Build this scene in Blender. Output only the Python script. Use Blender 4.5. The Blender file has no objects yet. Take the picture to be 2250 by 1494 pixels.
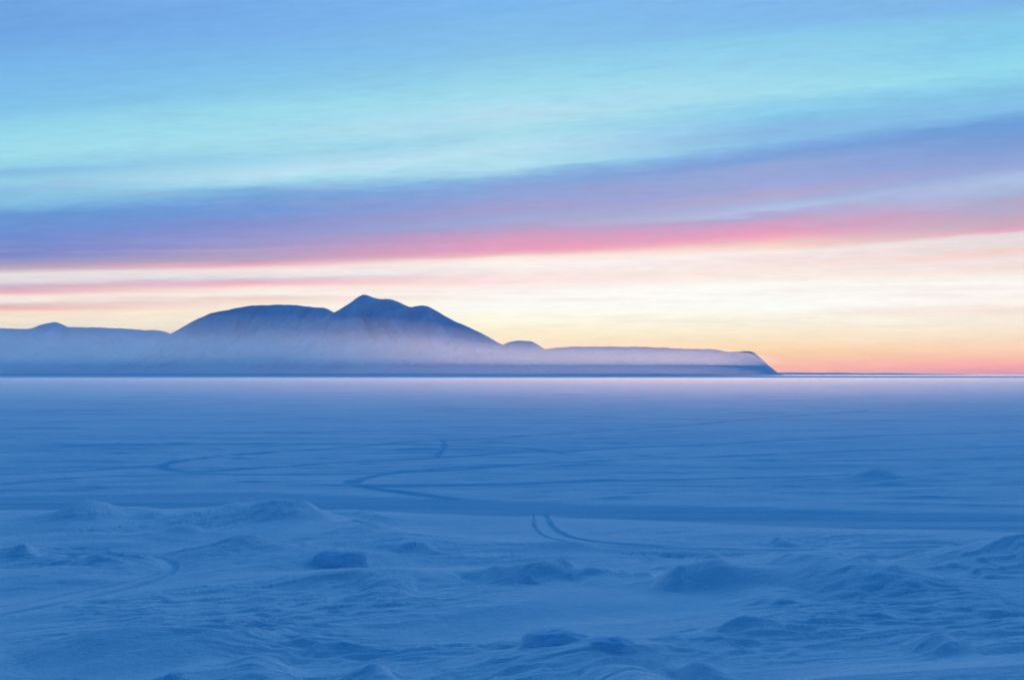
import bpy, math, random
import numpy as np
from mathutils import Vector

C = bpy.context.scene.collection
F = 4199.0          # focal length in photo pixels (30 degree lens on 2250 px)
CX, HY = 1125.0, 823.0
EYE = 4.0           # camera height above the sea ice

# ------------------------------------------------------------------ helpers
def lin(c):
    return tuple(((v/255)/12.92 if v/255 <= .04045 else ((v/255+.055)/1.055)**2.4) for v in c) + (1.0,)

def P(px, py, z=0.0):
    y = (EYE-z)*F/(py-HY)
    return ((px-CX)/F*y, y)

def tag(o, **k):
    for a, b in k.items():
        o[a] = b
    return o

def grad_hash(ix, iy, seed):
    h = (ix.astype(np.int64)*374761393 + iy.astype(np.int64)*668265263 + seed*1442695041) & 0xffffffff
    h = ((h ^ (h >> 13))*1274126177) & 0xffffffff
    h = (h ^ (h >> 16)) & 0xffff
    return h.astype(np.float64)*(2*math.pi/65536.0)

def perlin(x, y, seed=0):
    ix = np.floor(x); iy = np.floor(y)
    fx = x-ix; fy = y-iy
    ux = fx*fx*fx*(fx*(fx*6-15)+10); uy = fy*fy*fy*(fy*(fy*6-15)+10)
    def g(ax, ay):
        a = grad_hash(ix+ax, iy+ay, seed)
        return np.cos(a)*(fx-ax)+np.sin(a)*(fy-ay)
    a = g(0, 0); b = g(1, 0); c = g(0, 1); d = g(1, 1)
    return (a+(b-a)*ux)*(1-uy)+(c+(d-c)*ux)*uy       # about -0.7..0.7

def sstep(a, b, x):
    t = np.clip((x-a)/(b-a), 0, 1)
    return t*t*(3-2*t)

def catmull(pts, n=6):
    pts = [np.array(p, float) for p in pts]
    out = []
    for i in range(len(pts)-1):
        p0 = pts[max(i-1, 0)]; p1 = pts[i]; p2 = pts[i+1]; p3 = pts[min(i+2, len(pts)-1)]
        for k in range(n):
            t = k/n
            out.append(.5*((2*p1)+(-p0+p2)*t+(2*p0-5*p1+4*p2-p3)*t*t+(-p0+3*p1-3*p2+p3)*t**3))
    out.append(pts[-1])
    return out

def poly_dist(x, y, pts, reach):
    """distance, signed side in depth, interpolated third value, along-length"""
    G = np.zeros(x.shape); D = np.full(x.shape, 1e9); S = np.zeros(x.shape); V = np.zeros(x.shape); A = np.zeros(x.shape)
    acc = 0.0
    for p, q in zip(pts[:-1], pts[1:]):
        L = math.hypot(q[0]-p[0], q[1]-p[1])
        if L < 1e-6: continue
        m = np.nonzero((x > min(p[0], q[0])-reach) & (x < max(p[0], q[0])+reach) &
                       (y > min(p[1], q[1])-reach) & (y < max(p[1], q[1])+reach))[0]
        if len(m):
            xs = x[m]; ys = y[m]
            t = np.clip(((xs-p[0])*(q[0]-p[0])+(ys-p[1])*(q[1]-p[1]))/(L*L), 0, 1)
            ex = xs-(p[0]+t*(q[0]-p[0])); ey = ys-(p[1]+t*(q[1]-p[1]))
            d = np.hypot(ex, ey)
            b = d < D[m]
            mm = m[b]
            D[mm] = d[b]; S[mm] = np.sign(ey[b])
            V[mm] = (p[2]+t*(q[2]-p[2]))[b]; A[mm] = acc+(t*L)[b]; G[mm] = abs(q[0]-p[0])/L
        acc += L
    poly_dist.G = G
    return D, S, V, A

# ------------------------------------------------------------------ materials
def mat_base(name):
    m = bpy.data.materials.new(name); m.use_nodes = True
    nt = m.node_tree; nt.nodes.clear()
    return m, nt

def node(nt, t, loc=None, **k):
    n = nt.nodes.new(t)
    for a, b in k.items():
        if a.startswith('i_'):
            n.inputs[a[2:].replace('_', ' ')].default_value = b
        else:
            setattr(n, a, b)
    return n

def math_n(nt, op, a, b=None, c=None, clamp=False):
    n = nt.nodes.new('ShaderNodeMath'); n.operation = op; n.use_clamp = clamp
    for i, v in enumerate((a, b, c)):
        if v is None: continue
        if isinstance(v, (int, float)): n.inputs[i].default_value = v
        else: nt.links.new(v, n.inputs[i])
    return n.outputs[0]

def mixc(nt, f, a, b):
    n = nt.nodes.new('ShaderNodeMix'); n.data_type = 'RGBA'
    for s, v in ((0, f), (6, a), (7, b)):
        if isinstance(v, (int, float, tuple)): n.inputs[s].default_value = v
        else: nt.links.new(v, n.inputs[s])
    return n.outputs[2]

def snow_material(name, fresh, packed, use_attr=True):
    m, nt = mat_base(name)
    out = node(nt, 'ShaderNodeOutputMaterial')
    b = node(nt, 'ShaderNodeBsdfDiffuse', i_Roughness=.35)
    tc = node(nt, 'ShaderNodeNewGeometry')
    mp = node(nt, 'ShaderNodeMapping'); mp.inputs['Scale'].default_value = (.35, 1.0, 1.0)
    nt.links.new(tc.outputs['Position'], mp.inputs['Vector'])
    n1 = node(nt, 'ShaderNodeTexNoise', i_Scale=.6, i_Detail=6.0, i_Roughness=.6)
    nt.links.new(mp.outputs[0], n1.inputs['Vector'])
    if use_attr:
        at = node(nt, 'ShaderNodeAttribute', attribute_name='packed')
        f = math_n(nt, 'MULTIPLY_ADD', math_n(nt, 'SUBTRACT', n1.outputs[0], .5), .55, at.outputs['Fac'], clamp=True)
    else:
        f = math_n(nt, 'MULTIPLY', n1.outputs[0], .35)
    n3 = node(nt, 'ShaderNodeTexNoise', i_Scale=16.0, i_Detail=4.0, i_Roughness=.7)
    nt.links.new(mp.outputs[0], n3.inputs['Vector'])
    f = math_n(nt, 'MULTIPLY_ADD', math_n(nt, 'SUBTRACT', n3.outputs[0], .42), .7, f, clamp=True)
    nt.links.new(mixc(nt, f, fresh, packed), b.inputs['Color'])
    # grain of the wind-packed crust
    n2 = node(nt, 'ShaderNodeTexNoise', i_Scale=7.0, i_Detail=7.0, i_Roughness=.7)
    nt.links.new(tc.outputs['Position'], n2.inputs['Vector'])
    bp = node(nt, 'ShaderNodeBump', i_Strength=1.0, i_Distance=.045)
    nt.links.new(n2.outputs[0], bp.inputs['Height'])
    nt.links.new(bp.outputs[0], b.inputs['Normal'])
    nt.links.new(b.outputs[0], out.inputs[0])
    return m

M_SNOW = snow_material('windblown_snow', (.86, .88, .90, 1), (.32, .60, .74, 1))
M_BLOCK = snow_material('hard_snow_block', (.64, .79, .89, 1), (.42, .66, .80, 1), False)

# ------------------------------------------------------------------ ground sheet
ths = np.radians(np.concatenate([
    -np.geomspace(180, 20.5, 40)[:-1], np.linspace(-20.5, 20.5, 1700), np.geomspace(20.5, 180, 40)[1:]]))
# rows: about half a render pixel apart, nearer than the frame coarse
pyr = np.concatenate([np.geomspace(3000, 1560, 60)[:-1], np.linspace(1560, 1080, 560)[:-1],
                      np.linspace(1080, 870, 300)[:-1], np.geomspace(47, .84, 110)+HY])
dist = EYE*F/(pyr-HY)
dist = np.concatenate([[.5, 2., 4.5], dist])
nr, nc = len(dist), len(ths)
R_, T_ = np.meshgrid(dist, ths, indexing='ij')
X = (R_*np.tan(np.clip(T_, -.5, .5))); Y = R_.copy()
wide = np.abs(T_) > math.radians(20.4)
# inside the dense wedge rows are straight lines of equal depth; outside they bend into rings
rr = R_/math.cos(math.radians(20.4))
X = np.where(wide, rr*np.sin(T_), X); Y = np.where(wide, rr*np.cos(T_), Y)
x = X.ravel(); y = Y.ravel()
dd = np.hypot(x, y)
yc = np.where(y > 1, y, 1.0)
px = np.where(y > 5, CX+F*x/yc, CX+np.sign(x)*3000)
px = np.clip(px, -1500, 3700)
py = HY+EYE*F/np.maximum(dd, .5)*1.0
py = np.where(y > 5, HY+EYE*F/yc, py)

# the ploughed ice road crossing the view
road_top = np.interp(px, [-600, 0, 300, 560, 800, 1125, 1625, 2250, 2900], [1100, 1090, 1083, 1079, 1086, 1101, 1113, 1127, 1140])
road_bot = np.interp(px, [-600, 0, 300, 560, 800, 1125, 1400, 1625, 1900, 2250, 2900], [1126, 1119, 1117, 1115, 1121, 1130, 1140, 1149, 1158, 1167, 1180])
wob = perlin(x*.12, y*.3, 5)*6+perlin(x*.5, y*1.2, 6)*2.5
road = sstep(-4, 4, py+wob-road_top)*sstep(-3.5, 3.5, road_bot-py+wob*.7)*(y > 5)
fore = sstep(0, 30, py-road_bot)            # 1 on the rough snow this side of the road
beyond = sstep(0, 12, road_top-py)

h = np.zeros(x.shape)
packed = np.zeros(x.shape)
def fade(lam_x, lam_y):                     # drop detail finer than the mesh can carry
    step = dd*dd/(EYE*F)*.75
    return 1-sstep(.22, .55, step/lam_y)

# broad swell, drifts stretched by the wind, sastrugi, crust
ca, sa = math.cos(.16), math.sin(.16)
u = x*ca+y*sa; v = -x*sa+y*ca
wx = perlin(x*.08, y*.08, 11)*3; wy = perlin(x*.08, y*.08, 12)*2
wide_fade = 1-sstep(500, 1500, dd)
h += perlin(u/26, v/11, 1)*.13*(.25+.75*fore)*wide_fade*fade(26, 11)
u_keep, v_keep = u, v
c2, s2 = math.cos(.55), math.sin(.55)
u = x*c2+y*s2; v = -x*s2+y*c2
r = 1-np.abs(perlin((u+wx)/7.5, (v+wy)/3.0, 2))*2.0
h += (r**2)*.07*fore*fade(7.5, 3.0)
h += perlin((u+wx)/5.2, (v+wy)/2.3, 3)*.15*fore*fade(5.2, 2.3)
h += perlin((u+wx)/2.1, (v+wy)/1.0, 4)*.05*fore*fade(2.1, 1.0)
patch = sstep(-.1, .35, perlin(u/9, v/4, 7))
def scarps(lx, ly, sd_, amp, n_):
    q = (perlin((u+wx)/lx, (v+wy)/ly, sd_)+.25*perlin(u/lx*3.1, v/ly*3.1, sd_+1))*n_
    f_ = q-np.floor(q)
    return (np.floor(q)+sstep(.0, .22, f_)-q)*amp
h += scarps(4.2, 1.7, 201, .042, 3.5)*fore*(.25+.75*patch)*fade(2.4, 1.1)
h += scarps(1.7, .6, 211, .017, 3.0)*fore*patch*fade(1.2, .7)

r = 1-np.abs(perlin((u+wx)/1.5, (v+wy)/.55, 8))*2.2
h += np.clip(r, 0, 1)**3*.045*patch*(.3*beyond+fore)*fade(1.5, .8)
r = perlin(u/.75, v/.28, 9)
h += np.clip(r, 0, 1)**1.5*.04*patch*fore*fade(.75, .35)

h += perlin((u+wx)/14, (v+wy)/4.0, 15)*.28*fore*fade(10, 4)
u, v = u_keep, v_keep
h += scarps(7.0, 2.6, 221, .035, 3.0)*beyond*fade(5, 2.4)*.8
# beyond the road: flat sea ice with low wind ridges
fb = beyond
h += perlin((u+wx)/11, (v+wy)/3.2, 21)*.09*fb*fade(9, 3.2)*wide_fade
h += perlin((u+wx)/4.5, v/1.5, 22)*.03*fb*fade(4, 1.5)
h += perlin(u/1.7, v/.9, 122)*.022*fb*fade(1.7, 1.2)
h += np.clip(perlin(u/3.0, v/1.6, 123)-.28, 0, 1)*.35*fb*fade(3.0, 1.6)
h += perlin(u/40, v/12, 23)*.10*fb*fade(30, 12)*wide_fade
h += perlin(u/120, v/40, 24)*.15*fb*fade(90, 40)*wide_fade*sstep(110, 220, dd)
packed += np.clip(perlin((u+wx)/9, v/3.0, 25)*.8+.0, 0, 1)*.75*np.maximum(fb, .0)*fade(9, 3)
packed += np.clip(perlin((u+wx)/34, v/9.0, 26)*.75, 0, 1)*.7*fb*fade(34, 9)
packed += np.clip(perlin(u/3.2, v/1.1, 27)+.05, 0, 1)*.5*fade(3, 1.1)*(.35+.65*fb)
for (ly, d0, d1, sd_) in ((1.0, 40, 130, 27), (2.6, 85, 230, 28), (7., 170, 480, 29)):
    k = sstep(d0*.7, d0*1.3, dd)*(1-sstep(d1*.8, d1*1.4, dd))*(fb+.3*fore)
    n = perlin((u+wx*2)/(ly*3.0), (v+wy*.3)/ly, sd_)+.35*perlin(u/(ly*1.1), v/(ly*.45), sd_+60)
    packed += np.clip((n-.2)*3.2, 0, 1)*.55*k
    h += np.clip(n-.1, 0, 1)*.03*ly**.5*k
# the road bed: scraped hard, lengthwise streaks
h = h*(1-.85*road)-.07*road
h += road*perlin(x*.05, (y-.03*x)*1.1, 31)*.05
packed = packed*(1-road)+road*(.72+perlin(x*.04, (y-.03*x)*1.3, 32)*.5)

# named drifts: crest lines (photo px, photo py of crest, height in m), width towards us / away
def crest(pts, front, back, sharp=1.3):
    w = []
    pp = catmull(pts, 14)
    A_ = np.array([p[0] for p in pp]); B_ = np.array([p[1] for p in pp]); Z_ = np.array([max(p[2], 0)*.85 for p in pp])
    Yr = (EYE-Z_)*F/(B_-HY)
    # the crest runs as a smooth line over the ice; its height then follows from the line it draws
    an = (A_-A_.mean())/max(A_.std(), 1)
    Yf = np.polyval(np.polyfit(an, Yr, 2 if len(pts) > 5 else 1, w=.3+Z_), an)
    Zf = np.clip(EYE-(B_-HY)*Yf/F, .75*Z_, 1.5*Z_)
    w = [((a_-CX)/F*y_, y_, z_) for a_, y_, z_ in zip(A_, Yf, Zf)]
    reach = max(front, back)*2.6
    D, S, V, A = poly_dist(x, y, w, reach)
    m = np.nonzero(D < reach)[0]
    xs, ys = x[m], y[m]
    sc = np.where(S[m] < 0, front, back)*(1+.35*perlin(xs*.45, ys*.45, 77))
    D = D[m]+perlin(xs*1.3, ys*1.3, 78)*.10
    t = np.clip(D/sc, 0, 4)
    return m, V[m]*np.exp(-(t**(sharp+.35)))

DRIFTS = [
    # long drift in the left middle, tail running down to the right
    ([(250, 1128, .0), (400, 1122, .15), (540, 1117, .30), (640, 1116, .46), (700, 1130, .50), (760, 1150, .42), (830, 1172, .28), (930, 1200, .0)], 2.6, 1.0, 1.3),
    ([(730, 1118, .0), (770, 1123, .14), (850, 1140, .16), (950, 1150, .0)], .8, .7, 1.3),
    ([(30, 1150, .0), (120, 1136, .2), (185, 1122, .36), (260, 1134, .22), (340, 1150, .0)], 2.0, 1.4, 1.3),
    ([(540, 1150, .0), (600, 1141, .25), (640, 1142, .25), (700, 1152, .0)], 1.0, .5, 1.4),
    ([(290, 1132, .0), (325, 1136, .12), (370, 1148, .0)], .7, .6, 1.3),
    ([(20, 1205, .0), (50, 1206, .16), (90, 1222, .14), (150, 1228, .0)], .55, .5, 1.3),
    ([(180, 1240, .0), (225, 1231, .2), (300, 1229, .14), (350, 1236, .0)], .9, .5, 1.4),
    ([(330, 1195, .0), (400, 1170, .2), (425, 1176, .0)], 1.2, .7, 1.3),
    ([(400, 1218, .0), (480, 1207, .18), (555, 1202, .3), (572, 1212, .1)], 1.0, .5, 1.5),
    ([(860, 1225, .0), (915, 1210, .16), (940, 1216, .0)], .5, .4, 1.5),
    # swells in the foreground
    ([(-200, 1330, .0), (200, 1300, .10), (500, 1272, .16), (760, 1253, .2), (1000, 1249, .22), (1150, 1256, .12), (1250, 1262, .0)], 1.3, 1.6, 1.4),
    ([(560, 1300, .0), (760, 1272, .18), (920, 1268, .18), (1010, 1278, .0)], .8, .9, 1.4),
    ([(790, 1302, .0), (860, 1292, .16), (920, 1300, .0)], .5, .5, 1.4),
    ([(980, 1300, .0), (1060, 1260, .1), (1110, 1264, .12), (1125, 1290, .0)], .6, .5, 1.4),
    ([(760, 1340, .0), (840, 1318, .18), (870, 1325, .0)], .7, .5, 1.4),
    ([(380, 1400, .0), (800, 1345, .14), (1100, 1328, .12), (1400, 1318, .0)], 1.2, 1.4, 1.5),
    # right of centre: the lumpy ridge
    ([(1110, 1275, .0), (1140, 1258, .26), (1190, 1250, .34), (1240, 1253, .26), (1266, 1268, .0)], 1.0, .5, 1.5),
    ([(1255, 1285, .0), (1310, 1273, .22), (1350, 1280, .1), (1395, 1281, .1), (1430, 1284, .0)], .8, .5, 1.5),
    ([(1440, 1290, .0), (1490, 1274, .3), (1530, 1266, .30), (1568, 1256, .42), (1605, 1268, .30), (1640, 1276, .22), (1675, 1283, .1), (1700, 1276, .14), (1725, 1272, .22), (1750, 1287, .0)], .8, .4, 1.7),
    ([(1440, 1305, .0), (1490, 1290, .14), (1520, 1310, .0)], .6, .5, 1.4),
    ([(1750, 1290, .1), (1790, 1272, .26), (1840, 1268, .24), (1875, 1274, .0)], .9, .6, 1.5),
    ([(1640, 1345, .0), (1700, 1320, .12), (1770, 1295, .22), (1850, 1285, .2), (1960, 1300, .2), (2060, 1330, .12), (2250, 1370, .1), (2400, 1400, .0)], 1.5, 1.5, 1.4),
    # bank climbing to the right edge
    ([(1860, 1246, .0), (1930, 1230, .12), (2000, 1226, .2), (2080, 1212, .44), (2140, 1202, .65), (2200, 1190, .82), (2260, 1182, 1.0), (2400, 1165, 1.15), (2600, 1150, .9)], 2.6, .5, 1.2),
    ([(1870, 1240, .0), (1890, 1233, .2), (1925, 1233, .0)], .7, .5, 1.5),
    ([(1980, 1240, .0), (2040, 1226, .3), (2120, 1215, .3), (2200, 1212, .0)], .7, .5, 1.5),
    ([(1520, 1222, .0), (1560, 1213, .16), (1590, 1222, .0)], .7, .5, 1.4),
    ([(1690, 1193, .0), (1710, 1185, .14), (1740, 1192, .0)], .7, .5, 1.4),
    ([(1805, 1244, .0), (1840, 1236, .14), (1855, 1243, .0)], .5, .4, 1.4),
    # lower left broken drift
    ([(-60, 1470, .0), (60, 1425, .12), (160, 1400, .26), (260, 1382, .40), (380, 1382, .44), (500, 1381, .42), (550, 1400, .32), (600, 1422, .14), (660, 1432, .0)], 1.5, .8, 1.5),
    ([(600, 1432, .0), (700, 1405, .14), (780, 1418, .10), (860, 1440, .05), (960, 1430, .16), (1060, 1420, .0)], .5, .5, 1.3),
    ([(380, 1476, .0), (480, 1458, .14), (560, 1448, .26), (620, 1465, .12), (660, 1478, .0)], 1.0, .6, 1.5),
    ([(760, 1500, .0), (830, 1474, .22), (880, 1490, .0)], .7, .6, 1.4),
    # bottom centre: drift joining the two lumps
    ([(960, 1475, .0), (1060, 1458, .10), (1150, 1450, .14), (1300, 1452, .12), (1380, 1462, .10), (1440, 1475, .0)], 1.2, .8, 1.5),
    ([(1270, 1500, .0), (1340, 1462, .36), (1392, 1456, .42), (1440, 1472, .3), (1510, 1500, .0)], 1.4, .6, 1.6),
    ([(1500, 1490, .0), (1550, 1468, .18), (1600, 1480, .0)], .6, .5, 1.5),
    ([(1560, 1410, .0), (1640, 1396, .14), (1720, 1400, .0)], .6, .5, 1.4),
    ([(1990, 1430, .0), (2060, 1412, .14), (2120, 1425, .0)], .8, .5, 1.4),
    # low mound far out on the right
    ([(1870, 1047, .0), (1892, 1042, .08), (1908, 1032, .38), (1925, 1027, .54), (1942, 1032, .36), (1965, 1042, .08), (2060, 1048, .0)], 1.1, .8, 1.7),
    ([(1500, 1056, .0), (1700, 1050, .07), (1850, 1046, .12), (2040, 1046, .12), (2250, 1048, .10), (2500, 1052, .07)], 1.6, 2.5, 1.5),
]
for pts, fr, bk, sh in DRIFTS:
    m, a = crest(pts, fr, bk, sh)
    h[m] += a
# rounded lumps: photo px, top py, base py, half width px, depth m
for (a, b, c, w_, dp_) in [
    (1567, 1252, 1288, 52, .45), (1628, 1264, 1290, 36, .35), (1515, 1270, 1292, 34, .35), (1734, 1271, 1292, 22, .3), (1700, 1280, 1294, 22, .25), (1820, 1268, 1290, 55, .4),
    (1210, 1252, 1288, 42, .45), (1248, 1257, 1282, 26, .35), (1315, 1273, 1292, 45, .4), (1365, 1280, 1292, 25, .3), (1415, 1280, 1292, 24, .25),
    
    (1838, 1237, 1248, 18, .3), (1490, 1290, 1312, 34, .4), (1310, 1298, 1308, 40, .4),
    (840, 1318, 1340, 46, .4), (862, 1292, 1306, 60, .5), (915, 1213, 1224, 26, .3), (630, 1140, 1166, 50, .7), (780, 1160, 1176, 40, .5), (825, 1172, 1188, 36, .5),
    (180, 1124, 1156, 60, 1.0), (330, 1135, 1154, 34, .6), (535, 1202, 1224, 48, .5), (50, 1204, 1222, 30, .4), (225, 1230, 1246, 38, .4), (400, 1170, 1186, 34, .5),
    (565, 1448, 1474, 60, .5), (1545, 1470, 1486, 38, .3), (1640, 1398, 1412, 60, .4), (2060, 1414, 1432, 70, .5), (1560, 1214, 1228, 36, .5), (1710, 1186, 1198, 30, .4),
    (1340, 1218, 1232, 60, .5), (690, 1335, 1350, 50, .5), (1700, 1318, 1350, 70, .7), (1960, 1300, 1330, 80, .8), (830, 1474, 1494, 45, .35),
    (2090, 1218, 1245, 90, .7), (2200, 1196, 1240, 80, .9), (1925, 1233, 1248, 40, .4)]:
    X_, Y_ = P(a, c); w_m = w_/F*Y_; hh = (c-b)/F*Y_*.72
    Y_ += dp_*.4
    m = np.nonzero((np.abs(x-X_) < 2.6*w_m) & (np.abs(y-Y_) < 4*dp_))[0]
    e = ((x[m]-X_)/w_m)**2+((y[m]-Y_)/np.where(y[m] < Y_, dp_, dp_*1.6))**2
    e *= 1+.5*perlin(x[m]*2.5, y[m]*2.5, 131)
    top = hh*np.exp(-np.clip(e, 0, 50)**1.25)
    h[m] += top*np.where(h[m] > .25, .55, 1)
# snow banked up against the blocks that stand on it
for (a, c, w_, dp_, hh) in [(745, 1244, 120, .9, .10), (1905, 1259, 60, .6, .07), (1226, 1440, 130, .9, .12), (1346, 1462, 90, .7, .10), (1153, 1290, 50, .5, .06), (380, 1500, 60, .6, .08)]:
    X_, Y_ = P(a, c); w_m = w_/F*Y_; Y_ += dp_*.5
    m = np.nonzero((np.abs(x-X_) < 3*w_m) & (np.abs(y-Y_) < 3.5*dp_))[0]
    e = ((x[m]-X_)/w_m)**2+((y[m]-Y_)/dp_)**2
    h[m] += hh*np.exp(-e*(1+.5*perlin(x[m]*1.7, y[m]*1.7, 133)))
# broken, crusty surface on the face of the lower left drift and along the shattered line
for (pts, wd, am) in [([(200, 1410, 0), (300, 1400, 0), (400, 1405, 0), (520, 1400, 0)], 1.1, .10),
                      ([(560, 1425, 0), (640, 1432, 0), (720, 1420, 0), (850, 1440, 0), (960, 1430, 0), (1125, 1435, 0)], .9, .09),
                      ([(100, 1220, 0), (300, 1240, 0), (500, 1225, 0)], 2.0, .07),
                      ([(1780, 1350, 0), (1900, 1375, 0), (2060, 1340, 0), (2230, 1360, 0)], 1.3, .05)]:
    w = [(*P(a, b), 0) for a, b, _ in catmull(pts, 4)]
    D, S, V, A = poly_dist(x, y, w, wd*3)
    k = np.exp(-(D/wd)**2)
    r = 1-np.abs(perlin(u/.8+3, v/.35, 41))*2.4
    h += k*am*np.clip(r, -.3, 1)
    packed += k*.5*np.clip(perlin(u/.5, v/.22, 42)*1.8, 0, 1)

# tracks: ruts pressed into the snow, rims thrown up beside them
TRACKS = [
    ('hairpin snowmobile track curving round on the flat ice left of centre', [(1900, 903), (1700, 917), (1500, 935), (1350, 945), (1225, 953), (1100, 961), (975, 967), (870, 973), (800, 980), (600, 993), (480, 1003), (400, 1012), (362, 1020), (356, 1028), (390, 1034), (440, 1036), (600, 1026), (780, 1014), (950, 1006), (1060, 998), (1150, 993), (1225, 992), (1375, 984), (1575, 977), (1675, 970), (1925, 957), (2050, 954), (2300, 946)], .85, .17),
    ('short curved snowmobile track linking the two arms of the hairpin track', [(968, 966), (976, 974), (975, 984), (966, 994), (958, 1004)], .4, .2),
    ('faint snowmobile track just below the upper arm of the hairpin, ending in a dark scuffed patch', [(860, 976), (1000, 980), (1125, 984), (1190, 989), (1240, 996)], .8, .14),
    ('snowmobile track bending sharply back near the road and running off right across the ice', [(2400, 976), (2250, 981), (1975, 987), (1775, 995), (1575, 1002), (1375, 1010), (1125, 1022), (950, 1030), (850, 1041), (790, 1052), (775, 1062), (830, 1074), (900, 1084), (990, 1094)], .75, .18),
    ('straight track crossing the ice past the far low mound', [(800, 1068), (960, 1066), (1125, 1062), (1325, 1056), (1525, 1052), (1775, 1047), (1850, 1044)], .8, .15),
    ('worn track on the far left of the ice running in to the hairpin bend', [(-200, 1052), (0, 1042), (150, 1035), (350, 1023)], .9, .14),
    ('second worn track on the far left, below the one leading into the hairpin', [(-200, 1082), (0, 1065), (175, 1049), (425, 1041), (600, 1043), (800, 1040), (925, 1036), (1125, 1024)], .8, .14),
    ('double rutted track leaving the ice road and sweeping right across the near snow', [(1172, 1126), (1172, 1140), (1174, 1155), (1190, 1172), (1225, 1184), (1325, 1198), (1450, 1204), (1625, 1207), (1900, 1204), (2050, 1202)], .13, .08),
    ('inner rut of the double track sweeping right from the ice road', [(1196, 1126), (1204, 1140), (1216, 1158), (1255, 1178), (1330, 1192), (1450, 1200), (1600, 1204)], .19, .08),
    ('old drifted-over track climbing from the lower left corner', [(-100, 1372), (0, 1350), (100, 1330), (200, 1308), (330, 1278), (385, 1255), (372, 1238), (330, 1226)], .17, .05),
    ('fainter old track beside the one climbing from the lower left corner', [(-100, 1345), (0, 1332), (150, 1302), (290, 1277), (350, 1262)], .12, .04),
]
owner = np.zeros(x.shape, int)
for i, (lab, pts, wd, dp) in enumerate(TRACKS):
    w = [(*P(a, b), 0) for a, b in catmull(pts, 6)]
    D, S, V, A = poly_dist(x, y, w, wd*5+1)
    m = np.nonzero(D < wd*5)[0]
    xs, ys, D, A = x[m], y[m], D[m], A[m]
    D = D+perlin(xs*.9, ys*.9, 51+i)*.12*wd+perlin(xs*.2, ys*.2, 71+i)*.3*wd
    t = np.abs(D)/(wd*.5*(.8+(1.9 if i in (7, 8) else .5)*poly_dist.G[m]**2))
    brk = .78+.22*sstep(-.25, .25, perlin(A*.10, A*0+i*3.3, 140+i))
    cut = np.exp(-t**4)*brk
    rim = np.exp(-((t-1.5)/.45)**2)
    tread = perlin(A*2.2, D*6, 90+i)*.01
    far_k = np.maximum(fade(2, max(wd, .8))[m], .3)
    h[m] = h[m]*(1-(.8 if i in (7, 8) else .6)*np.exp(-(t/5)**2))
    h[m] += (-dp*.30*cut+dp*.08*rim+tread*cut)*far_k
    k = (.85 if i > 6 else 1.05)*cut+.25*np.exp(-(t/2.2)**2)*(.6+perlin(xs*.35, ys*.8, 61+i))
    packed[m] = np.maximum(packed[m], np.clip(packed[m]*.5+k*(.9+.5*perlin(xs*.25, ys*.5, 81)), 0, 1.2))
    o_ = owner[m]; o_[(t < 1.25) & (o_ == 0)] = i+2; owner[m] = o_
    if i >= 9: packed[m] *= .75
owner[(road > .5)] = 1
packed += np.clip(1-np.abs(perlin(x*.02, y*.11+perlin(x*.03, y*.05, 3)*.8, 99))*9, 0, 1)*.35*fb*(1-sstep(250, 500, dd))

packed = np.clip(packed, 0, 1)
h *= 1-sstep(1200, 3000, dd)
h[dd < 12] *= .3
co = np.stack([x, y, h], 1)

a = (np.arange(nr-1)[:, None]*nc+np.arange(nc-1)[None, :]).ravel()
quads = np.stack([a, a+1, a+1+nc, a+nc], 1)
fo = owner[quads].max(1)
fo = np.where((owner[quads] == owner[quads][:, :1]).all(1), owner[quads][:, 0], np.median(owner[quads], axis=1).astype(int))
def sheet(name, faces, **props):
    used, inv = np.unique(faces.ravel(), return_inverse=True)
    me = bpy.data.meshes.new(name)
    me.vertices.add(len(used)); me.vertices.foreach_set('co', co[used].astype(np.float32).ravel())
    n = len(faces)
    me.loops.add(n*4); me.loops.foreach_set('vertex_index', inv.astype(np.int32).ravel())
    me.polygons.add(n); me.polygons.foreach_set('loop_start', np.arange(0, n*4, 4, dtype=np.int32))
    me.update(calc_edges=True)
    me.polygons.foreach_set('use_smooth', np.ones(n, bool))
    at = me.attributes.new('packed', 'FLOAT', 'POINT'); at.data.foreach_set('value', packed[used].astype(np.float32))
    me.materials.append(M_SNOW)
    o = bpy.data.objects.new(name, me); C.objects.link(o)
    return tag(o, **props)
# quads wind so that normals face up
quads = quads[:, ::-1]
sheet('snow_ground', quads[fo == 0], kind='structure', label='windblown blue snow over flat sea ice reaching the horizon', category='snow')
sheet('ice_road', quads[fo == 1], kind='structure', label='broad dark band of scraped snow road crossing the whole ice', category='road')
for i, t in enumerate(TRACKS):
    f = quads[fo == i+2]
    if len(f): sheet('snow_track', f, kind='structure', label=t[0], category='track')

# height lookup for standing things on the snow
def ground_z(X_, Y_):
    i = np.argmin((x-X_)**2+(y-Y_)**2)
    return float(h[i])

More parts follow.
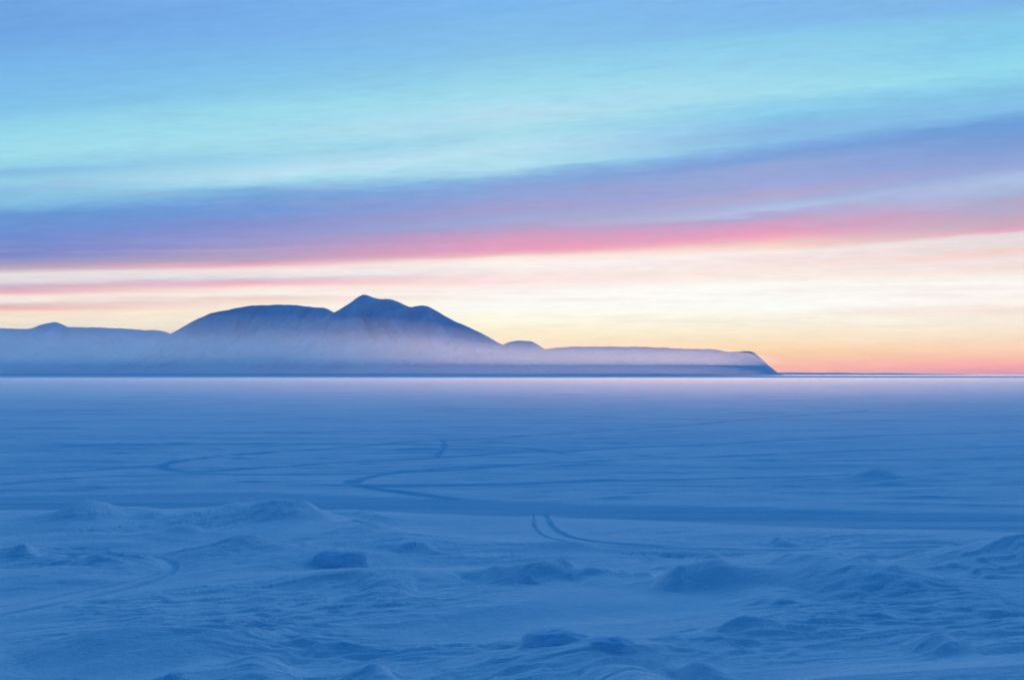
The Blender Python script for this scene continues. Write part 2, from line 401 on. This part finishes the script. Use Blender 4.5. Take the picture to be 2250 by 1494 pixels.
# ------------------------------------------------------------------ snow blocks
def block(name, label, px0, px1, pyt, pyb, depth, square, seed, lean=0.0):
    pc = (px0+px1)/2
    X_, Y_ = P(pc, pyb, .05)
    wdt = (px1-px0)/F*Y_; hgt = (pyb-pyt)/F*Y_
    zg = min(ground_z(X_, Y_), ground_z(X_, Y_+depth/2))-.03
    top = max(zg+hgt*.6, EYE-(pyt-HY)/F*(Y_+depth*.6)+.06*hgt)
    nu, nv = 72, 40
    vs = []
    rng = np.random.RandomState(seed)
    for j in range(nv+1):
        ph = -math.pi/2*.55+(math.pi/2+math.pi/2*.55)*j/nv
        for i in range(nu):
            th = 2*math.pi*i/nu
            def sp(c, e): return math.copysign(abs(c)**e, c)
            e = square
            vx = sp(math.cos(th), e)*sp(math.cos(ph), e)
            vy = sp(math.sin(th), e)*sp(math.cos(ph), e)
            vz = sp(math.sin(ph), e)
            vs.append((vx, vy, vz))
    V = np.array(vs)
    n1 = perlin(V[:, 0]*1.6+seed*3.1, V[:, 1]*1.6+V[:, 2]*1.3, seed)*.20
    n2 = perlin(V[:, 0]*4.2+seed, V[:, 2]*4.2+V[:, 1]*3, seed+1)*.05
    n3 = perlin(V[:, 0]*11+V[:, 1]*4, V[:, 2]*11+seed, seed+2)*.018
    s = 1+n1+n2+n3
    W = V*s[:, None]
    ht = top-zg
    W[:, 0] *= wdt/2/np.abs(W[:, 0]).max(); W[:, 1] *= depth/2
    W[:, 2] = W[:, 2]/W[:, 2].max()*ht
    W[:, 0] += lean*W[:, 2]
    faces = []
    for j in range(nv):
        for i in range(nu):
            faces.append((j*nu+i, j*nu+(i+1) % nu, (j+1)*nu+(i+1) % nu, (j+1)*nu+i))
    me = bpy.data.meshes.new(name); me.from_pydata(W.tolist(), [], faces); me.update()
    for p in me.polygons: p.use_smooth = True
    me.materials.append(M_BLOCK)
    o = bpy.data.objects.new(name, me); C.objects.link(o)
    o.location = (X_, Y_+depth/2, zg)
    return tag(o, label=label, category='snow block', group='snow blocks lying on the ice')

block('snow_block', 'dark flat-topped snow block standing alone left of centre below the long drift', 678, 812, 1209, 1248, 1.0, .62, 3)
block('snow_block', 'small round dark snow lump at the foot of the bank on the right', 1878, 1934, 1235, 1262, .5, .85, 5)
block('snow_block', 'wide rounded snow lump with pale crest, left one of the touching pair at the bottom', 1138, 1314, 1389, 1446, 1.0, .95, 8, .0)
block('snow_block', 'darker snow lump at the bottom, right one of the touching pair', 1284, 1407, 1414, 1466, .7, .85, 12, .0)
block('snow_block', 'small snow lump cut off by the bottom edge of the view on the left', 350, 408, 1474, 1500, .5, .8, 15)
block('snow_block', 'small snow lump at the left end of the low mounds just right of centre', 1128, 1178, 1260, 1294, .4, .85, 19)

# ------------------------------------------------------------------ mountains
def mountain_material(name, snow, rock, cover):
    m, nt = mat_base(name)
    out = node(nt, 'ShaderNodeOutputMaterial')
    b = node(nt, 'ShaderNodeBsdfDiffuse', i_Roughness=.4)
    g = node(nt, 'ShaderNodeNewGeometry')
    mp = node(nt, 'ShaderNodeMapping'); mp.inputs['Scale'].default_value = (1, 1, 2.2)
    nt.links.new(g.outputs['Position'], mp.inputs['Vector'])
    n1 = node(nt, 'ShaderNodeTexNoise', i_Scale=.012, i_Detail=9.0, i_Roughness=.68)
    nt.links.new(mp.outputs[0], n1.inputs['Vector'])
    at = node(nt, 'ShaderNodeAttribute', attribute_name='rock')
    s = math_n(nt, 'ADD', math_n(nt, 'MULTIPLY', math_n(nt, 'SUBTRACT', n1.outputs[0], .5), 3.2), at.outputs['Fac'])
    f = math_n(nt, 'MULTIPLY', math_n(nt, 'SUBTRACT', s, cover), 1.6, clamp=True)
    nt.links.new(mixc(nt, f, snow, rock), b.inputs['Color'])
    nt.links.new(b.outputs[0], out.inputs[0])
    return m
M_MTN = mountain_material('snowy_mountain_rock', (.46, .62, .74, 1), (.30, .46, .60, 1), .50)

def mountain(name, label, D, prof, wf, wb, seed, gully=.35, power=1.25, left=True, right=True):
    """D metres away; prof: (photo px, photo py) skyline; slopes wf towards us, wb behind"""
    pr = np.array(prof, float)
    xs = (pr[:, 0]-CX)/F*D; zs = EYE+(HY-pr[:, 1])/F*D
    nx = int((xs[-1]-xs[0])/7)+2; ny = 110
    gx = np.linspace(xs[0], xs[-1], nx)
    # smooth the skyline a little, keep its corners
    Hz = np.interp(gx, xs, zs)
    ker = np.hanning(7); ker /= ker.sum()
    Hz = np.convolve(np.pad(Hz, 3, mode='edge'), ker, mode='valid')
    Hz += (perlin(gx/41., gx*0+.3, seed+40)*2.6+perlin(gx/15., gx*0+.6, seed+41)*1.5)*np.clip(Hz/60, 0, 1)
    tt = np.concatenate([np.linspace(-1, 0, ny)[:-1], np.linspace(0, 1, 40)])
    GX, TT = np.meshgrid(gx, tt, indexing='ij')
    HH = Hz[:, None]*np.ones_like(TT)
    wfs = wf*(.35+.65*HH/zs.max()); wbs = wb*(.35+.65*HH/zs.max())
    bend = perlin(GX/420+seed, GX*0+.5, seed)*.18*wf
    GY = D+bend*0+np.where(TT < 0, TT*wfs, TT*wbs)
    at = np.abs(TT)
    fall = 1-at**(1/power)*.0-at
    fall = (1-at)**power
    # gullies and spurs running down the front
    warp = perlin(GX/260+seed*2, GY/260, seed+1)*1.2
    g1 = np.abs(perlin(GX/230+warp, GY/900+.3, seed+2))*2
    g2 = np.abs(perlin(GX/85+warp*2, GY/330, seed+3))*2
    g3 = np.abs(perlin(GX/34+warp*2, GY/110, seed+4))*2
    gl = (.55*g1+.30*g2+.15*g3)
    wgt = np.sin(np.clip(at, 0, 1)*math.pi)**.45
    Z = HH*fall*(1-gully*gl*wgt*1.1)
    Z += perlin(GX/22, GY/22, seed+9)*HH*.012*wgt
    Z = Z-3*at
    Z = np.where(at > .999, -.8, np.maximum(Z, -.8))
    rock = np.clip((.45-gl)*1.4, -.5, 1)*sstep(.02, .2, at)*(1-sstep(.5, .9, at))+.1*(HH/zs.max())
    n, m = GX.shape
    cov = np.stack([GX.ravel(), GY.ravel(), Z.ravel()], 1)
    a = (np.arange(n-1)[:, None]*m+np.arange(m-1)[None, :]).ravel()
    q = np.stack([a, a+m, a+m+1, a+1], 1)
    me = bpy.data.meshes.new(name)
    me.vertices.add(len(cov)); me.vertices.foreach_set('co', cov.astype(np.float32).ravel())
    me.loops.add(len(q)*4); me.loops.foreach_set('vertex_index', q.astype(np.int32).ravel())
    me.polygons.add(len(q)); me.polygons.foreach_set('loop_start', np.arange(0, len(q)*4, 4, dtype=np.int32))
    me.update(calc_edges=True)
    me.polygons.foreach_set('use_smooth', np.ones(len(q), bool))
    r = me.attributes.new('rock', 'FLOAT', 'POINT'); r.data.foreach_set('value', rock.astype(np.float32).ravel())
    me.materials.append(M_MTN)
    o = bpy.data.objects.new(name, me); C.objects.link(o)
    return tag(o, label=label, category=name.replace('_', ' '), kind='structure')

mountain('ridge', 'long low snowy ridge with one small knoll at the far left', 9600,
         [(-900, 735), (-400, 718), (-200, 724), (0, 721), (40, 722.5), (66, 722), (90, 713.5), (108, 709.5), (118, 706.5), (128, 709), (152, 719), (200, 719), (280, 722), (320, 725.5), (345, 725), (360, 728), (376, 733.5), (420, 745), (520, 775), (640, 822)],
         1500, 1800, 3, .25)
mountain('mountain', 'broad flat-topped snowy mountain left of the pointed peak', 8700,
         [(255, 823), (300, 785), (340, 757), (376, 733), (400, 718.5), (425, 705), (460, 689), (480, 684), (500, 680.5), (520, 676.5), (528, 676.5), (536, 674), (548, 671), (580, 670.5), (600, 670), (622, 669), (650, 670.5), (680, 674), (698, 676.5), (708, 675.5), (718, 678), (735, 687), (780, 712), (850, 760), (930, 822)],
         1500, 1500, 7,.7)
mountain('mountain', 'highest mountain, with a pointed peak and two lower shoulders on its right', 8100,
         [(560, 823), (610, 780), (660, 735), (700, 709), (735, 686), (765, 668), (788, 651.5), (795, 647), (806, 647.5), (820, 653), (835, 657.5), (850, 656), (862, 658), (885, 668), (903, 675.5), (915, 672), (930, 671), (944, 673.5), (960, 683), (980, 696), (1000, 706), (1025, 717), (1050, 728), (1075, 741), (1103, 757), (1150, 785), (1210, 822)],
         1300, 1500, 11, .75)
mountain('hill', 'small flat-topped hill between the peak and the long headland', 9300,
         [(1030, 822), (1070, 785), (1105, 757), (1120, 751), (1135, 749), (1150, 748.5), (1168, 750), (1180, 756), (1197, 767), (1230, 790), (1270, 822)],
         700, 900, 17, .3)
mountain('headland', 'long level headland ending in a steep cliff on the right', 8800,
         [(1060, 822), (1110, 796), (1160, 777), (1197, 767), (1225, 764), (1262, 761.5), (1300, 761), (1400, 762), (1450, 763.5), (1500, 766), (1560, 767), (1580, 769), (1598, 773.5), (1620, 772), (1640, 771), (1652, 772), (1660, 776), (1668, 784), (1676, 790), (1686, 801), (1697, 811), (1712, 823)],
         700, 1100, 23, .4, .8)
mountain('shore', 'thin faint strip of low land on the horizon right of the headland', 17500,
         [(1600, 822.4), (1680, 819), (1730, 818), (1800, 819), (1840, 818.6), (1900, 820), (1960, 819.6), (2040, 821.2), (2120, 822.5)],
         500, 500, 29, .1, .6)

# ------------------------------------------------------------------ mist and haze
def vol_material(name, dens, col, g):
    m, nt = mat_base(name)
    out = node(nt, 'ShaderNodeOutputMaterial')
    v = node(nt, 'ShaderNodeVolumePrincipled')
    v.inputs['Color'].default_value = col
    v.inputs['Density'].default_value = dens
    v.inputs['Anisotropy'].default_value = g
    nt.links.new(v.outputs[0], out.inputs['Volume'])
    return m

def bank(name, label, section, x0, x1, n, dens, g, seed, wob=.08, col=(.62, .68, .71, 1), tops=((0, 1), (1, 1))):
    """closed bank of mist: section = closed list of (y, z), run across from x0 to x1"""
    sec = np.array(section, float); k = len(sec); vs = []; fs = []
    cy, cz = sec[:, 0].mean(), sec[:, 1].min()
    for i in range(n+1):
        t = i/n; X_ = x0+(x1-x0)*t
        e = min(1, (min(X_-x0, x1-X_)+30)/120)
        s = 1+wob*float(perlin(np.array([X_/2300.+seed]), np.array([.5]), seed)[0])*2
        for (Y_, Z_) in sec:
            vs.append((X_, cy+(Y_-cy)*e, cz+(Z_-cz)*s*e*float(np.interp(X_, [q[0] for q in tops], [q[1] for q in tops]))))
    for i in range(n):
        for j in range(k):
            a_, b_ = i*k+j, i*k+(j+1) % k
            fs.append((a_, b_, b_+k, a_+k))
    fs.append(tuple(range(k))[::-1]); fs.append(tuple(n*k+j for j in range(k)))
    me = bpy.data.meshes.new(name); me.from_pydata(vs, [], fs); me.update()
    me.materials.append(vol_material(name+'_air', dens, col, g))
    import bmesh
    bm = bmesh.new(); bm.from_mesh(me); bmesh.ops.recalc_face_normals(bm, faces=bm.faces); bm.to_mesh(me); bm.free()
    o = bpy.data.objects.new(name, me); C.objects.link(o)
    return tag(o, label=label, category='mist', kind='stuff')

# freezing mist lying on the ice, thickening away from us
bank('ground_mist', 'pale lilac mist lying low on the ice before the mountains',
     [(90, .05), (2700, .1), (1900, .85), (1000, 1.45), (280, 1.6)], -5000, 5000, 30, .0015, .79, 3, .02)
# mist bank hanging against the mountain sides
bank('mist_bank', 'band of mist hanging against the lower slopes of the mountains',
     [(5500, 30), (4700, 52), (4600, 84), (4850, 108), (5250, 140), (5500, 192), (5800, 140), (6250, 108), (6450, 84), (6350, 52)], -9000, 745, 240, .00034, .79, 5, .12, tops=((-420, .93), (-260, .88), (-60, .62), (150, .54), (560, .48), (690, .30), (745, .12)))
bank('ground_mist', 'far ground mist lying on the open ice right of the headland',
     [(2600, .1), (14000, .2), (14000, 2.2), (3200, 1.9)], 700, 9000, 40, .0003, .79, 4, .02)
bank('mist_bank', 'thin shred of mist low along the shore in front of the mountain feet',
     [(4700, 3), (3900, 12), (3900, 30), (4600, 48), (5400, 30), (5400, 10)], -9000, 600, 160, .00012, .79, 9, .10, tops=((-2200, 1), (-1300, .9), (-300, .75), (400, .6), (600, .3)))

bpy.ops.mesh.primitive_cube_add(size=1)
hz = bpy.context.object; hz.name = 'haze'; hz.data.name = 'haze'
hz.dimensions = (43600, 43600, 504); hz.location = (0, 0, 504/2-2)
hz.data.materials.append(vol_material('haze_air', 6e-6, (.88, .94, 1, 1), .6))
tag(hz, kind='stuff', label='thin cold haze over the ice and mountains', category='haze')

# ------------------------------------------------------------------ sky
SUN_AZ, SUN_EL = math.radians(6.0), math.radians(4.0)
w = bpy.data.worlds.new('World'); bpy.context.scene.world = w; w.use_nodes = True
nt = w.node_tree; nt.nodes.clear()
out = node(nt, 'ShaderNodeOutputWorld'); bg = node(nt, 'ShaderNodeBackground')
nt.links.new(bg.outputs[0], out.inputs[0])
tc = node(nt, 'ShaderNodeTexCoord'); sep = node(nt, 'ShaderNodeSeparateXYZ')
nt.links.new(tc.outputs['Generated'], sep.inputs[0])
dx, dy, dz = sep.outputs
az = math_n(nt, 'ARCTAN2', dx, dy)
hor = math_n(nt, 'SQRT', math_n(nt, 'ADD', math_n(nt, 'MULTIPLY', dx, dx), math_n(nt, 'MULTIPLY', dy, dy)))
el = math_n(nt, 'ARCTAN2', dz, hor)
V = math_n(nt, 'DIVIDE', math_n(nt, 'MULTIPLY', math_n(nt, 'DIVIDE', dz, hor), F), math_n(nt, 'MAXIMUM', math_n(nt, 'COSINE', az), .93))                    # height above the horizon (1 unit = 1/4199 rad)
U = math_n(nt, 'MULTIPLY', az, F/1125.0)
Uc = math_n(nt, 'MINIMUM', math_n(nt, 'MAXIMUM', U, -1.8), 1.8)
# streaks: noise stretched along the cloud bands
def streak(sx, sy, detail, seed, shear=.1, rough=.55):
    c = node(nt, 'ShaderNodeCombineXYZ')
    nt.links.new(math_n(nt, 'MULTIPLY', U, sx), c.inputs[0])
    nt.links.new(math_n(nt, 'MULTIPLY', math_n(nt, 'SUBTRACT', V, math_n(nt, 'MULTIPLY', math_n(nt, 'MULTIPLY', U, V), shear)), sy), c.inputs[1])
    c.inputs[2].default_value = seed
    n = node(nt, 'ShaderNodeTexNoise', i_Scale=1.0, i_Detail=detail, i_Roughness=rough)
    nt.links.new(c.outputs[0], n.inputs['Vector'])
    return math_n(nt, 'SUBTRACT', n.outputs[0], .5)
nA = streak(1.1, .012, 3, 1.7, .16)
nB = streak(3.4, .038, 6, 5.1, .13, .62)
nC = streak(16.0, .11, 6, 9.3, .12, .65)
# tilt of the bands, growing with height above the horizon
def fcurve(pts, val):
    r = node(nt, 'ShaderNodeValToRGB'); cr = r.color_ramp; cr.interpolation = 'EASE' if False else 'LINEAR'
    mx = 1000.0
    while len(cr.elements) > 1: cr.elements.remove(cr.elements[-1])
    for i, (a_, b_) in enumerate(pts):
        e = cr.elements[0] if i == 0 else cr.elements.new(a_/mx)
        e.position = a_/mx; e.color = (b_, b_, b_, 1)
    nt.links.new(math_n(nt, 'DIVIDE', val, mx), r.inputs[0])
    return r.outputs[0]
T_n = math_n(nt, 'MULTIPLY', fcurve([(0, 0), (100, .06), (190, .16), (265, .42), (350, .75), (440, 1.07), (620, 1.12), (1000, 1.15)], V), 100)
Q_n = math_n(nt, 'MULTIPLY', fcurve([(0, 0), (265, .03), (440, .22), (1000, .2)], V), 100)
S = math_n(nt, 'SUBTRACT', V, math_n(nt, 'MULTIPLY', T_n, Uc))
S = math_n(nt, 'SUBTRACT', S, math_n(nt, 'MULTIPLY', Q_n, math_n(nt, 'MULTIPLY', Uc, Uc)))
amp = math_n(nt, 'DIVIDE', V, 420.0, clamp=True)
amp = math_n(nt, 'MULTIPLY_ADD', amp, .85, .15)
S = math_n(nt, 'ADD', S, math_n(nt, 'MULTIPLY', amp, math_n(nt, 'MULTIPLY', nA, 22)))
S = math_n(nt, 'ADD', S, math_n(nt, 'MULTIPLY', amp, math_n(nt, 'MULTIPLY', nB, 30)))
S = math_n(nt, 'ADD', S, math_n(nt, 'MULTIPLY', amp, math_n(nt, 'MULTIPLY', nC, 13)))
def sky_ramp(stops):
    r = node(nt, 'ShaderNodeValToRGB'); cr = r.color_ramp
    while len(cr.elements) > 1: cr.elements.remove(cr.elements[-1])
    stops = sorted(stops)
    while len(stops) > 32:                      # a ramp holds 32 stops: drop the one the others predict best
        def miss(i):
            (a_, p), (b_, q), (c_, t) = stops[i-1], stops[i], stops[i+1]
            k = (b_-a_)/(c_-a_)
            return sum(abs(q[n]-p[n]-(t[n]-p[n])*k) for n in range(3))
        stops.pop(min(range(1, len(stops)-1), key=miss))
    for i, (s_, c_) in enumerate(stops):
        e = cr.elements[0] if i == 0 else cr.elements.new(s_/1000)
        e.position = max(0, min(1, s_/1000)); e.color = lin(c_)
    nt.links.new(math_n(nt, 'DIVIDE', S, 1000.0), r.inputs[0])
    return r.outputs[0]
def Ts(v): return 100*np.interp(v, [0, 100, 190, 265, 350, 440, 620, 1000], [0, .06, .16, .42, .75, 1.07, 1.12, 1.15])
def Qs(v): return 100*np.interp(v, [0, 265, 440, 1000], [0, .03, .22, .2])
def col(U_, rows):
    return [(HY-y_-float(Ts(HY-y_))*U_-float(Qs(HY-y_))*U_*U_, c_) for y_, c_ in rows]
TOP = [(-200, (150, 204, 244)), (-60, (130, 186, 238))]
L = col(-.95, TOP+[(0, (110, 166, 226)), (60, (108, 164, 224)), (150, (120, 182, 233)), (235, (128, 194, 232)), (288, (150, 215, 234)), (340, (158, 220, 234)), (366, (146, 208, 230)), (383, (132, 188, 224)),
     (398, (146, 204, 228)), (415, (135, 192, 225)), (447, (128, 188, 222)), (470, (98, 148, 210)), (518, (105, 139, 206)), (558, (118, 132, 198)), (573, (148, 146, 192)), (583, (180, 156, 186)), (593, (196, 176, 190)),
     (602, (232, 226, 224)), (616, (228, 220, 220)), (630, (206, 176, 194)), (642, (238, 168, 176)), (651, (250, 228, 216)), (660, (252, 240, 225)), (669, (228, 200, 196)), (678, (238, 172, 166)), (687, (255, 226, 196)),
     (708, (255, 236, 198)), (735, (252, 218, 175)), (800, (250, 190, 150))])
ML = col(-.5, TOP+[(0, (116, 172, 232)), (70, (118, 176, 232)), (150, (128, 192, 233)), (205, (138, 202, 232)), (236, (152, 216, 235)), (300, (164, 220, 235)), (350, (154, 210, 232)), (383, (184, 224, 240)),
     (400, (160, 216, 233)), (415, (128, 180, 223)), (442, (110, 155, 214)), (471, (112, 150, 212)), (495, (130, 143, 205)), (518, (144, 146, 203)), (542, (156, 149, 198)), (557, (172, 156, 190)), (573, (190, 156, 184)),
     (582, (240, 172, 184)), (591, (246, 226, 220)), (606, (234, 226, 226)), (615, (216, 188, 206)), (622, (244, 176, 182)), (633, (253, 236, 222)), (647, (252, 240, 226)), (655, (238, 208, 198)), (664, (248, 222, 202)), (674, (254, 240, 218)),
     (710, (255, 238, 200)), (740, (253, 226, 182)), (800, (250, 190, 150))])
Cc = col(0, TOP+[(0, (122, 182, 236)), (110, (134, 194, 232)), (165, (150, 212, 234)), (200, (160, 219, 235)), (250, (182, 222, 239)),
     (295, (165, 218, 232)), (330, (184, 225, 240)), (372, (172, 222, 235)), (388, (136, 186, 224)), (403, (132, 164, 215)), (430, (142, 160, 212)), (460, (160, 158, 204)),
     (485, (158, 168, 210)), (502, (182, 158, 196)), (522, (214, 154, 190)), (545, (236, 154, 182)), (555, (246, 186, 186)), (566, (252, 238, 226)), (588, (254, 250, 244)), (604, (252, 232, 224)),
     (618, (254, 228, 222)), (640, (255, 250, 240)), (680, (255, 255, 242)), (702, (255, 252, 222)), (722, (255, 244, 205)), (745, (254, 234, 188)), (770, (254, 218, 168)), (795, (253, 196, 155)), (818, (248, 165, 148))])
MR = col(.5, TOP+[(0, (125, 182, 234)), (58, (128, 188, 234)), (88, (138, 205, 235)), (177, (156, 217, 235)), (208, (162, 220, 236)), (236, (142, 206, 234)), (262, (132, 194, 230)), (289, (134, 182, 226)), (312, (136, 190, 230)),
     (331, (124, 168, 221)), (348, (120, 158, 214)), (366, (146, 166, 214)), (406, (152, 166, 215)), (430, (176, 167, 206)), (446, (166, 180, 218)), (459, (176, 192, 226)), (472, (172, 164, 206)), (489, (208, 158, 192)),
     (512, (234, 156, 186)), (524, (244, 170, 186)), (537, (250, 206, 192)), (549, (252, 226, 212)), (558, (250, 240, 232)), (571, (246, 226, 222)), (600, (251, 234, 224)), (623, (254, 253, 243)), (677, (255, 254, 243)),
     (702, (253, 247, 222)), (732, (254, 232, 196)), (762, (254, 218, 163)), (785, (253, 198, 150)), (812, (246, 172, 152))])
Rr = col(.93, [(-100, (140, 196, 240)), (0, (125, 180, 230)), (45, (132, 198, 232)), (95, (132, 204, 235)), (150, (146, 217, 235)), (195, (132, 198, 230)), (235, (130, 190, 230)),
     (275, (105, 155, 215)), (330, (126, 156, 212)), (372, (148, 166, 214)), (398, (172, 190, 226)), (430, (165, 180, 215)), (456, (176, 168, 198)), (490, (196, 168, 190)),
     (507, (226, 166, 184)), (519, (232, 222, 222)), (545, (234, 216, 212)), (560, (248, 210, 196)), (571, (242, 228, 224)), (596, (250, 226, 216)), (615, (254, 248, 240)), (667, (254, 246, 234)),
     (677, (248, 228, 210)), (700, (252, 236, 216)), (735, (252, 228, 192)), (765, (253, 208, 166)), (792, (252, 178, 152)), (808, (246, 152, 148)), (820, (205, 150, 165))])
low = None
for a_, b_, ra in ((None, None, L), (-.95, -.5, ML), (-.5, 0, Cc), (0, .5, MR), (.5, .93, Rr)):
    c_ = sky_ramp(ra)
    if low is None: low = c_; continue
    k_ = math_n(nt, 'DIVIDE', math_n(nt, 'SUBTRACT', Uc, a_), b_-a_, clamp=True)
    low = mixc(nt, k_, low, c_)
nD = streak(2.6, .075, 7, 13.7, .08, .68)
nE = streak(5.5, .030, 6, 21.3, .10, .7)
def band(a_, b_, c_, d_):
    m1 = node(nt, 'ShaderNodeMapRange', interpolation_type='SMOOTHSTEP'); nt.links.new(V, m1.inputs[0])
    m1.inputs[1].default_value, m1.inputs[2].default_value = a_, b_
    m2 = node(nt, 'ShaderNodeMapRange', interpolation_type='SMOOTHSTEP'); nt.links.new(V, m2.inputs[0])
    m2.inputs[1].default_value, m2.inputs[2].default_value, m2.inputs[3].default_value, m2.inputs[4].default_value = c_, d_, 1, 0
    return math_n(nt, 'MULTIPLY', m1.outputs[0], m2.outputs[0])
def veil(n_, thr, gain, mx, msk, c_):
    global low
    f_ = math_n(nt, 'MULTIPLY', math_n(nt, 'SUBTRACT', n_, thr), gain, clamp=True)
    low = mixc(nt, math_n(nt, 'MULTIPLY', math_n(nt, 'MULTIPLY', f_, mx), msk), low, lin(c_))
veil(nD, .0, 5.0, .32, band(60, 130, 230, 320), (232, 200, 204))      # thin grey-pink wisps over the glow
veil(nE, .02, 5.0, .22, band(240, 300, 400, 520), (168, 172, 204))    # grey-mauve mottling of the main cloud
veil(nE, .0, 5.0, .22, band(420, 520, 900, 1100), (120, 176, 228))    # blue breaks in the high veil
# faint extra thin-cloud brightness streaks
bri = math_n(nt, 'MULTIPLY_ADD', math_n(nt, 'ADD', math_n(nt, 'MULTIPLY', nB, .5), nC), .20, 1.0)
vm = node(nt, 'ShaderNodeVectorMath', operation='SCALE')
nt.links.new(low, vm.inputs[0]); nt.links.new(bri, vm.inputs['Scale'])
low = vm.outputs[0]
# added above the view: unseen bright blue sky band that lights the snow relief
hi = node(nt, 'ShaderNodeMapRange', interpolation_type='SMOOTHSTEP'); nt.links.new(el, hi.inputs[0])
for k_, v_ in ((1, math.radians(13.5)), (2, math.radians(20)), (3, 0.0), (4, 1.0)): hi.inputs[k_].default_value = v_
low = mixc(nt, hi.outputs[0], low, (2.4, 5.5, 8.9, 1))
# away from the glow the horizon band dims to the cold blue of the far side
caz = math_n(nt, 'COSINE', math_n(nt, 'SUBTRACT', az, SUN_AZ))
away = node(nt, 'ShaderNodeMapRange', interpolation_type='SMOOTHSTEP'); nt.links.new(caz, away.inputs[0])
for k_, v_ in ((1, .90), (2, .25), (3, 0.0), (4, 1.0)): away.inputs[k_].default_value = v_
low = mixc(nt, away.outputs[0], low, lin((40, 92, 165)))
# high sky: physical twilight sky
sk = node(nt, 'ShaderNodeTexSky', sky_type='NISHITA'); sk.sun_disc = False
sk.sun_elevation = math.radians(1.0); sk.sun_rotation = SUN_AZ
sk.altitude = 50; sk.air_density = 1.0; sk.dust_density = .4; sk.ozone_density = 3.0
tint = node(nt, 'ShaderNodeMix', data_type='RGBA', blend_type='MULTIPLY'); tint.inputs[0].default_value = 1
nt.links.new(sk.outputs[0], tint.inputs[6]); tint.inputs[7].default_value = (.010, .55, .85, 1)
up = node(nt, 'ShaderNodeMapRange', interpolation_type='SMOOTHSTEP'); nt.links.new(el, up.inputs[0])
for k_, v_ in ((1, math.radians(14)), (2, math.radians(36)), (3, 0.0), (4, 1.0)): up.inputs[k_].default_value = v_
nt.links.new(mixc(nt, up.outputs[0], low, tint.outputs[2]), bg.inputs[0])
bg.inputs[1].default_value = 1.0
w.cycles.sampling_method = 'MANUAL'; w.cycles.sample_map_resolution = 2048

# last light from behind the horizon glow
sd = bpy.data.lights.new('sun', 'SUN'); sd.energy = 0.72; sd.angle = math.radians(9); sd.color = (1, .45, .18)
so = bpy.data.objects.new('sun', sd); C.objects.link(so)
dirv = Vector((math.sin(SUN_AZ)*math.cos(SUN_EL), math.cos(SUN_AZ)*math.cos(SUN_EL), math.sin(SUN_EL)))
so.rotation_euler = dirv.to_track_quat('Z', 'Y').to_euler()

# ------------------------------------------------------------------ camera
cd = bpy.data.cameras.new('camera'); cd.sensor_width = 36; cd.lens = 36*F/2250
cd.clip_start = .1; cd.clip_end = 100000
cam = bpy.data.objects.new('camera', cd); C.objects.link(cam)
cam.location = (0, 0, EYE)
cam.rotation_euler = (math.radians(90)+math.atan((HY-747)/F), 0, 0)
sc = bpy.context.scene; sc.camera = cam
sc.view_settings.view_transform = 'Standard'; sc.view_settings.look = 'None'
sc.view_settings.exposure = 0; sc.view_settings.gamma = 1; sc.view_settings.use_curve_mapping = False
sc.render.engine = 'CYCLES'
sc.cycles.use_denoising = True
sc.cycles.use_adaptive_sampling = False
sc.cycles.max_bounces = 5; sc.cycles.diffuse_bounces = 3; sc.cycles.volume_bounces = 2
sc.cycles.filter_width = 1.6
